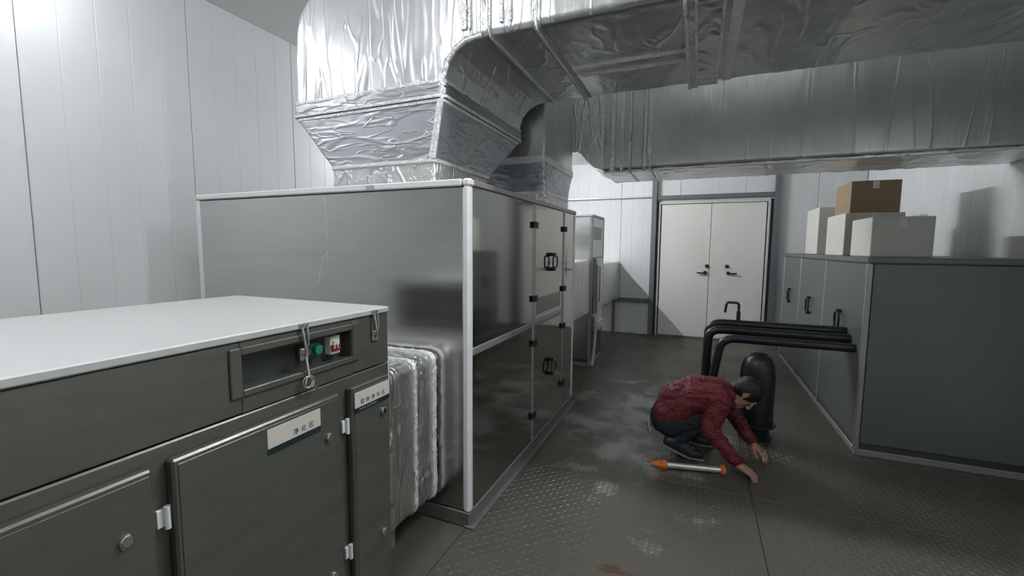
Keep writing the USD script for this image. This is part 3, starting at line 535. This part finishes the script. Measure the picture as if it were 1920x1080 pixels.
# ---------------------------------------------------------------- black insulated pipes, pump and the right-hand machine
PG = 'black insulated pipes by the crouching person'
def pipe(pts, r, label):
    single('insulated_pipe', tube(fillet(pts, .11, 10), r, 18), 'rubber', label, 'pipe')
pipe([(.118, 4.34, .001), (.120, 4.34, .45), (.124, 4.34, .885), (1.148, 4.34, .885)], .037, 'farthest and highest of the thick black foam-insulated pipes bending right')
pipe([(.108, 4.235, .001), (.112, 4.235, .45), (.120, 4.235, .843), (1.148, 4.235, .843)], .037, 'thick black insulated pipe bending right just in front of the highest one')
pipe([(.115, 4.10, .001), (.165, 4.10, .42), (.222, 4.10, .795), (1.148, 4.10, .795)], .034, 'slanting black insulated pipe nearest the black pump')
pm = thing('water_pump', 'black jacketed upright pump standing behind the crouching person', 'pump', (.50, 4.03, 0))
part(pm, 'pump_body', move(lathe([(.12, .001), (.125, .02), (.105, .03), (.105, .10), (.128, .14), (.13, .52), (.122, .60), (.10, .66), (.06, .70), (.03, .712)], 28), (.50, 4.03, 0)), 'rubber')
part(pm, 'pump_flange', move(lathe([(.15, .115), (.15, .135)], 28), (.50, 4.03, 0)), 'black_plastic')
vl = thing('valve_lever', 'small black hooked valve lever standing on the highest pipe', 'valve', (.36, 4.34, .922))
part(vl, 'stem', cyl((.36, 4.34, .9225), (.36, 4.34, 1.0), .016), 'black_plastic')
part(vl, 'lever', tube(fillet([(.36, 4.34, 1.0), (.36, 4.34, 1.075), (.262, 4.34, 1.078), (.252, 4.34, .985)], .025), .011, 10), 'black_plastic')
Q = thing('air_unit', 'grey green air unit along the right wall with pale cartons on top', 'air unit', (1.7, 5.6, 0))
part(Q, 'casing', box(1.17, 2.24, 3.97, 7.28, .05, 1.48, 0), 'cab_dark')
for i, (a, b) in enumerate(((3.99, 5.07), (5.11, 6.17), (6.21, 7.26))):
    s = part(Q, 'side_panel', box(1.155, 1.169, a, b, .10, 1.45, .003), 'unit_green')
    zc, yc = .95, (a+b)/2
    part(s, 'ring_handle', tube(fillet([(1.128, yc-.05, zc-.07), (1.128, yc-.06, zc), (1.128, yc-.05, zc+.07), (1.128, yc+.05, zc+.07), (1.128, yc+.06, zc), (1.128, yc+.05, zc-.07), (1.128, yc-.05, zc-.07)], .02, 4), .009, 8), 'black_plastic')
    part(s, 'handle_foot', cat(box(1.120, 1.1545, yc-.015, yc+.015, zc+.07, zc+.095, .003), box(1.120, 1.1545, yc-.015, yc+.015, zc-.095, zc-.07, .003)), 'black_plastic')
part(Q, 'end_panel', box(1.19, 2.22, 3.957, 3.969, .10, 1.45, .003), 'unit_green')
for y in (3.95, 5.075, 6.175, 7.265): part(Q, 'corner_post', box(1.15, 1.185, y, y+.032, .05, 1.455, .006), 'alu_dull')
part(Q, 'corner_post', box(2.215, 2.25, 3.95, 3.985, .05, 1.455, .006), 'alu_dull')
part(Q, 'top_sheet', box(1.15, 2.25, 3.95, 7.30, 1.456, 1.50, .006), 'unit_green')
part(Q, 'base_rail', box(1.16, 2.25, 3.96, 7.29, .0005, .05, .004), 'alu_dull')
for k, (x, y, z, w, dd, h, m, lb) in enumerate(((1.30, 4.45, 1.50, .40, .50, .32, 'carton', 'white carton nearest the camera on the right-hand unit'), (1.28, 5.10, 1.50, .45, .62, .40, 'carton', 'larger white carton at the foot of a stack on the right-hand unit'),
                                     (1.32, 5.14, 1.901, .38, .50, .30, 'carton_brown', 'brown carton on top of the larger white carton'), (1.30, 6.2, 1.50, .5, .6, .55, 'carton', 'tall white carton at the far end of the right-hand unit'))):
    t = thing('carton', lb, 'carton', (x+w/2, y+dd/2, z))
    part(t, 'box_body', box(x, x+w, y, y+dd, z+.0005, z+h, .004), m)
    part(t, 'packing_tape', box(x+w/2-.025, x+w/2+.025, y-.0006, y+dd+.0006, z+h*.75, z+h+.0008, 0), 'plastic_cream')

# ---------------------------------------------------------------- the work light on the floor
a0, a1 = np.array([-.150, 3.148, .0335]), np.array([.225, 3.232, .0335]); ax = (a1-a0)/np.linalg.norm(a1-a0); sd = np.cross((0, 0, 1), ax)
def along(mesh, s): return place(mesh, sd, (0, 0, 1), ax, a0+ax*s)     # lathe axis onto the lamp's axis
Lw = np.linalg.norm(a1-a0)
W = thing('work_light', 'silver tube work light with orange end caps and wire hook lying on the floor', 'work light', tuple(a0*[1, 1, 0]))
part(W, 'tube_body', along(lathe([(.0205, .012), (.0205, Lw-.012)], 24), 0), 'silver')
part(W, 'end_cap', along(lathe([(.030, -.016), (.033, -.010), (.033, .012), (.028, .016)], 24), 0), 'orange', label='orange front cap')
part(W, 'end_cap', along(lathe([(.028, -.016), (.033, -.012), (.033, .008), (.029, .014)], 24), Lw), 'orange', label='orange rear cap')
cone = [along(lathe([(.010, -.090), (.013, -.088), (.013, -.080), (.010, -.078)], 16), 0)]
for t in np.linspace(0, 2*np.pi, 7)[:-1]:
    q0, q1 = a0 + .025*(math.cos(t)*sd+math.sin(t)*np.array([0, 0, 1])) - ax*.014, a0 + .010*(math.cos(t)*sd+math.sin(t)*np.array([0, 0, 1])) - ax*.082
    cone.append(tube([q0, (q0+q1)/2, q1], [.008, .007, .005], 8))
cone.append(along(lathe([(.020, -.070), (.022, -.02), (.024, -.015)], 16), 0))
part(W, 'cage', cat(*cone), 'orange')
h0 = a0-ax*.088
part(W, 'wire_hook', tube(fillet([h0+(0, 0, -.004), h0-ax*.03+(0, 0, -.006), h0-ax*.055+(0, 0, .004), h0-ax*.058+(0, 0, .026), h0-ax*.040+(0, 0, .034)], .015), .0032, 8), 'chrome')
part(W, 'cord_stub', tube([h0+sd*.006, h0-ax*.012+sd*.02+(0, 0, .012), h0-ax*.03+sd*.036+(0, 0, .018)], .003, 6), 'orange')

# ---------------------------------------------------------------- the crouching person
def ball(p, r, n=20): return m3.Manifold.sphere(r, n).translate(tuple(map(float, p)))
def chain(*jr):
    b = [ball(p, r) for p, r in jr]
    return [m3.Manifold.batch_hull([a, c]) for a, c in zip(b, b[1:])]
def blend(parts, length, it=12, wr=0., sc=(10, 10, 10), seed=0):
    m = m3.Manifold.batch_boolean(parts, m3.OpType.Add).simplify(.0012).refine_to_length(length)
    v, f = arr(m); t = trimesh.Trimesh(v, f, process=True); t.merge_vertices()
    v0 = np.array(t.vertices); e = t.edges_unique; n1 = np.bincount(e.ravel(), minlength=len(v0))[:, None]
    vv = v0.copy()
    for k in range(2*it):                                         # umbrella smoothing, shrink and swell, each vertex held near where it was
        s_ = np.zeros_like(vv); np.add.at(s_, e[:, 0], vv[e[:, 1]]); np.add.at(s_, e[:, 1], vv[e[:, 0]])
        vv = vv + (.5 if k % 2 == 0 else -.51)*(s_/np.maximum(n1, 1)-vv)
        d = vv-v0; l = np.linalg.norm(d, axis=1, keepdims=True); vv = v0 + d*np.minimum(1, .012/np.maximum(l, 1e-9))
    t.vertices = vv
    if wr:
        P = np.array(t.vertices); n = meshkit.fbm(P*np.asarray(sc, float)+7, 3, seed)
        t.vertices = P + np.array(t.vertex_normals)*(wr*(np.exp(-((n-.5)/.07)**2)-.4))[:, None]
    return np.array(t.vertices), np.array(t.faces)
PY = 3.52
J = dict(pel=(-.150, PY, .265), wai=(-.085, PY, .385), che=(.045, PY, .445), upp=(.150, PY, .468), nek=(.262, PY, .492), shN=(.185, PY-.165, .475), elN=(.130, PY-.235, .285), wrN=(.300, PY-.30, .118),
         shF=(.185, PY+.165, .475), elF=(.305, PY+.21, .285), wrF=(.430, PY+.10, .120), hiN=(-.125, PY-.085, .230), knN=(.135, PY-.115, .320), anN=(-.075, PY-.12, .118), hiF=(-.125, PY+.085, .230), knF=(.200, PY+.16, .300), anF=(-.010, PY+.15, .095))
J = {k: np.array(v) for k, v in J.items()}
fdir = np.array((.42, -.06, -.90)); fdir /= np.linalg.norm(fdir); cdir = np.array((.90, 0, .42)); cdir -= fdir*(fdir@cdir); cdir /= np.linalg.norm(cdir); ldir = np.cross(cdir, fdir)
HC = np.array((.365, PY-.005, .505))
def hp(l, f, c): return HC + ldir*l + fdir*f + cdir*c
def oval(p, l, f, c, n=28):
    v, q = arr(m3.Manifold.sphere(1, n)); return m3.Manifold(m3.Mesh(np.array(p+v[:, :1]*l*ldir+v[:, 1:2]*f*fdir+v[:, 2:]*c*cdir, np.float32), np.array(q, np.uint32)))
head = [m3.Manifold.batch_hull([oval(hp(0, -.012, .025), .075, .092, .088), oval(hp(0, .025, -.045), .055, .055, .06)]),
        m3.Manifold.batch_hull([ball(hp(0, .062, -.085), .024), ball(hp(.025, .03, -.07), .03), ball(hp(-.025, .03, -.07), .03)]),                # chin and jaw
        m3.Manifold.batch_hull([ball(hp(0, .086, .018), .009), ball(hp(0, .104, -.026), .0125), ball(hp(.013, .090, -.030), .009), ball(hp(-.013, .090, -.030), .009)]),   # nose
        m3.Manifold.batch_hull([ball(hp(.035, .070, .032), .012), ball(hp(0, .080, .030), .012)]), m3.Manifold.batch_hull([ball(hp(-.035, .070, .032), .012), ball(hp(0, .080, .030), .012)]),   # brow
        m3.Manifold.batch_hull([ball(hp(-.020, .078, -.056), .007), ball(hp(.020, .078, -.056), .007), ball(hp(0, .085, -.055), .008)]),          # lips
        m3.Manifold.batch_hull([ball(hp(-.016, .077, -.067), .007), ball(hp(.016, .077, -.067), .007), ball(hp(0, .082, -.067), .008)])]
for s in (-1, 1): head.append(m3.Manifold.batch_hull([oval(hp(s*.079, -.012, .008), .008, .018, .030), oval(hp(s*.076, .000, -.012), .007, .011, .020)]))
def hand(w, tip_dir, palm_dir, side, curl):
    """w: wrist; tip_dir: where the fingers point; palm_dir: out of the palm; side: +1 or -1 for the thumb's side."""
    t = np.array(tip_dir, float); t /= np.linalg.norm(t); n = np.array(palm_dir, float); n -= t*(t@n); n /= np.linalg.norm(n); s = np.cross(t, n)*side
    out = [m3.Manifold.batch_hull([ball(w, .026), ball(w+t*.028+s*.018, .018), ball(w+t*.028-s*.018, .018), ball(w+t*.085+s*.034, .0125), ball(w+t*.080-s*.034, .011), ball(w+t*.05+n*.006, .018)])]
    for k, (off, l) in enumerate(((.032, .072), (.011, .080), (-.011, .074), (-.031, .058))):
        b = w+t*(.084-abs(off)*.1)+s*off; a = 0; pts = [(b-t*.02, .0100), (b, .0098)]; p = b
        for seg, r in ((.46, .0092), (.30, .0084), (.24, .0072)):
            a += curl*(.8+.1*k); p = p+(t*math.cos(a)+n*math.sin(a)+s*off*2.2)*l*seg; pts.append((p, r))
        out += chain(*pts)
    b = w+t*.022+s*.022
    out += chain((b, .014), (b+s*.026+t*.024+n*.012, .0115), (b+s*.036+t*.052+n*.024, .0100), (b+s*.032+t*.074+n*.034, .0085))
    return out
body = head + chain((J['pel'], .105), (J['wai'], .105), (J['che'], .115), (J['upp'], .095), (J['nek'], .055), (HC-cdir*.075-fdir*.02, .052), (HC, .05))
for s in 'NF':
    body += chain((J['upp'], .075), (J['sh'+s], .050), (J['el'+s], .036), (J['wr'+s], .025)) + chain((J['pel'], .08), (J['hi'+s], .075), (J['kn'+s], .050), (J['an'+s], .034), (J['an'+s]+(.10, 0, -.06), .026))
body += hand(J['wrN']+(.012, -.004, -.02), (.72, -.1, -.34), (-.3, .1, -.9), 1, .34) + hand(J['wrF']+(.010, -.012, -.018), (.62, -.5, -.36), (-.3, 0, -.9), -1, .36)
PP = thing('person', 'person in a wrinkled red jacket and dark trousers crouching with head bowed over the floor', 'person', (0, PY, 0))
part(PP, 'body', blend(body, .0075, 8), 'skin', True)
for s in (-1, 1): part(PP, 'eye', arr(ball(hp(s*.031, .070, .012), .0115, 14)), 'cloth_white', True)
hairm = m3.Manifold.batch_boolean([oval(hp(0, -.020, .030), .086, .100, .098), oval(hp(0, -.05, -.02), .070, .060, .07)], m3.OpType.Add)
hairm = hairm.trim_by_plane(tuple(-(fdir*.86-cdir*.5)), float(-(HC+fdir*.048)@(fdir*.86-cdir*.5)))
part(PP, 'hair', blend([hairm], .010, 4, .004, (60, 30, 60), 3), 'hair', True)
jk = chain((J['pel']+(.02, 0, .03), .135), (J['wai']+(.005, 0, .005), .148), (J['che'], .160), (J['upp'], .132), (J['nek']-(.012, 0, 0), .075))
jk += [m3.Manifold.batch_hull([ball(J['pel']+(-.015, -.065, .01), .108), ball(J['pel']+(-.015, .065, .01), .108), ball(J['che']+(0, -.07, .01), .125), ball(J['che']+(0, .07, .01), .125)]),
       m3.Manifold.batch_hull([ball(J['che']+(0, -.07, .01), .125), ball(J['che']+(0, .07, .01), .125), ball(J['shN']+(-.02, .03, 0), .09), ball(J['shF']+(-.02, -.03, 0), .09)])]
for s in 'NF': jk += chain((J['upp'], .115), (J['sh'+s], .083), (J['el'+s], .062), (J['el'+s]*.35+J['wr'+s]*.65, .049), (J['wr'+s]+(J['wr'+s]-J['el'+s])*-.02, .043))
part(PP, 'jacket', blend(jk, .014, 10, .007, (7, 11, 22), 5), 'jacket', True)
tr = chain((J['pel']+(-.02, 0, -.015), .122), (J['pel']+(.04, 0, .05), .11))
for s in 'NF': tr += chain((J['pel']+(-.02, (-.06 if s == 'N' else .06), -.02), .112), (J['hi'+s], .100), (J['kn'+s], .070), (J['an'+s]+(.01, 0, .015), .050), (J['an'+s]+(.004, 0, -.014), .050))
part(PP, 'trousers', blend(tr, .016, 8, .006, (14, 14, 14), 6), 'trousers', True)
for s, zz in (('N', 0.), ('F', -.012)):
    o = J['an'+s]
    heel, ballp, toe = np.array((o[0]-.085, o[1], .098+zz)), np.array((o[0]+.090, o[1], .040)), np.array((o[0]+.150, o[1], .036))
    part(PP, 'shoe', blend([m3.Manifold.batch_hull([ball(heel+(.02, 0, .01), .040), ball(o+(-.01, 0, -.008), .046), ball(o+(.03, 0, -.02), .044)]), m3.Manifold.batch_hull([ball(heel+(.02, 0, .01), .040), ball(o+(.03, 0, -.02), .044), ball(ballp+(0, -.012, .010), .034), ball(ballp+(0, .012, .010), .034)]),
                           m3.Manifold.batch_hull([ball(ballp+(0, -.012, .008), .034), ball(ballp+(0, .012, .008), .034), ball(toe+(0, 0, .002), .032)])], .010, 6), 'shoe', True)
    sp = fillet([heel+(-.018, 0, -.026), heel+(.07, 0, -.052), ballp+(-.02, 0, -.026), ballp+(.02, 0, -.029), toe+(.034, 0, -.026)], .06, 8); sw = .028+.010*np.sin(np.linspace(.2, 2.9, len(sp)))
    part(PP, 'sole', blend([m3.Manifold.batch_hull([ball(p+(0, q*w, 0), .0085, 10) for p, w in ((a, wa), (b, wb_)) for q in (-1, 1)]) for a, b, wa, wb_ in zip(sp, sp[1:], sw, sw[1:])], .012, 3), 'sole', True, label='pale curved rubber sole')
pk = [np.array((-.292, PY-.10, .262)), np.array((-.288, PY-.11, .225)), np.array((-.282, PY-.115, .19)), np.array((-.270, PY-.12, .165))]
part(PP, 'pocket_cloth', cat(*[m3.Manifold.batch_hull([ball(p+(0, q, 0), .004, 8) for p in (a, b) for q in (-.016, .016)]) for a, b in zip(pk, pk[1:])]), 'cloth_white', label='pale rag hanging from the back pocket')

# ---------------------------------------------------------------- ceiling tube lamps
for i, (x, y, z, ln, al, st, lb) in enumerate(LAMPS):
    M[f'glow{i}'] = usdkit.material(stage, f'/World/Looks/lamp_glow_{i}', {'e': ('emission', {'color': (.965, .99, 1.03), 'strength': float(st)})}, surface='e.emission')
    t = thing('tube_lamp', lb, 'lamp', (x, y, z))
    h = ln/2
    L = lambda m: turn(m, (0, 0, 1), 90 if al == 'x' else 0, (x, y, z))
    part(t, 'housing', L(box(x-.05, x+.05, y-h-.03, y+h+.03, z+.035, z+.075, .006)), 'white_plastic')
    part(t, 'tube', L(cyl((x, y-h+.012, z), (x, y+h-.012, z), .016, 14)), f'glow{i}')
    for s in (-1, 1): part(t, 'end_socket', L(box(x-.022, x+.022, min(y+s*(h-.010), y+s*(h+.02)), max(y+s*(h-.010), y+s*(h+.02)), z-.022, z+.034, .003)), 'white_plastic')
    for s in (-1, 1): part(t, 'hanger', L(cyl((x, y+s*h*.7, z+.075), (x, y+s*h*.7, ZC-.0005), .006, 8)), 'grey_steel')
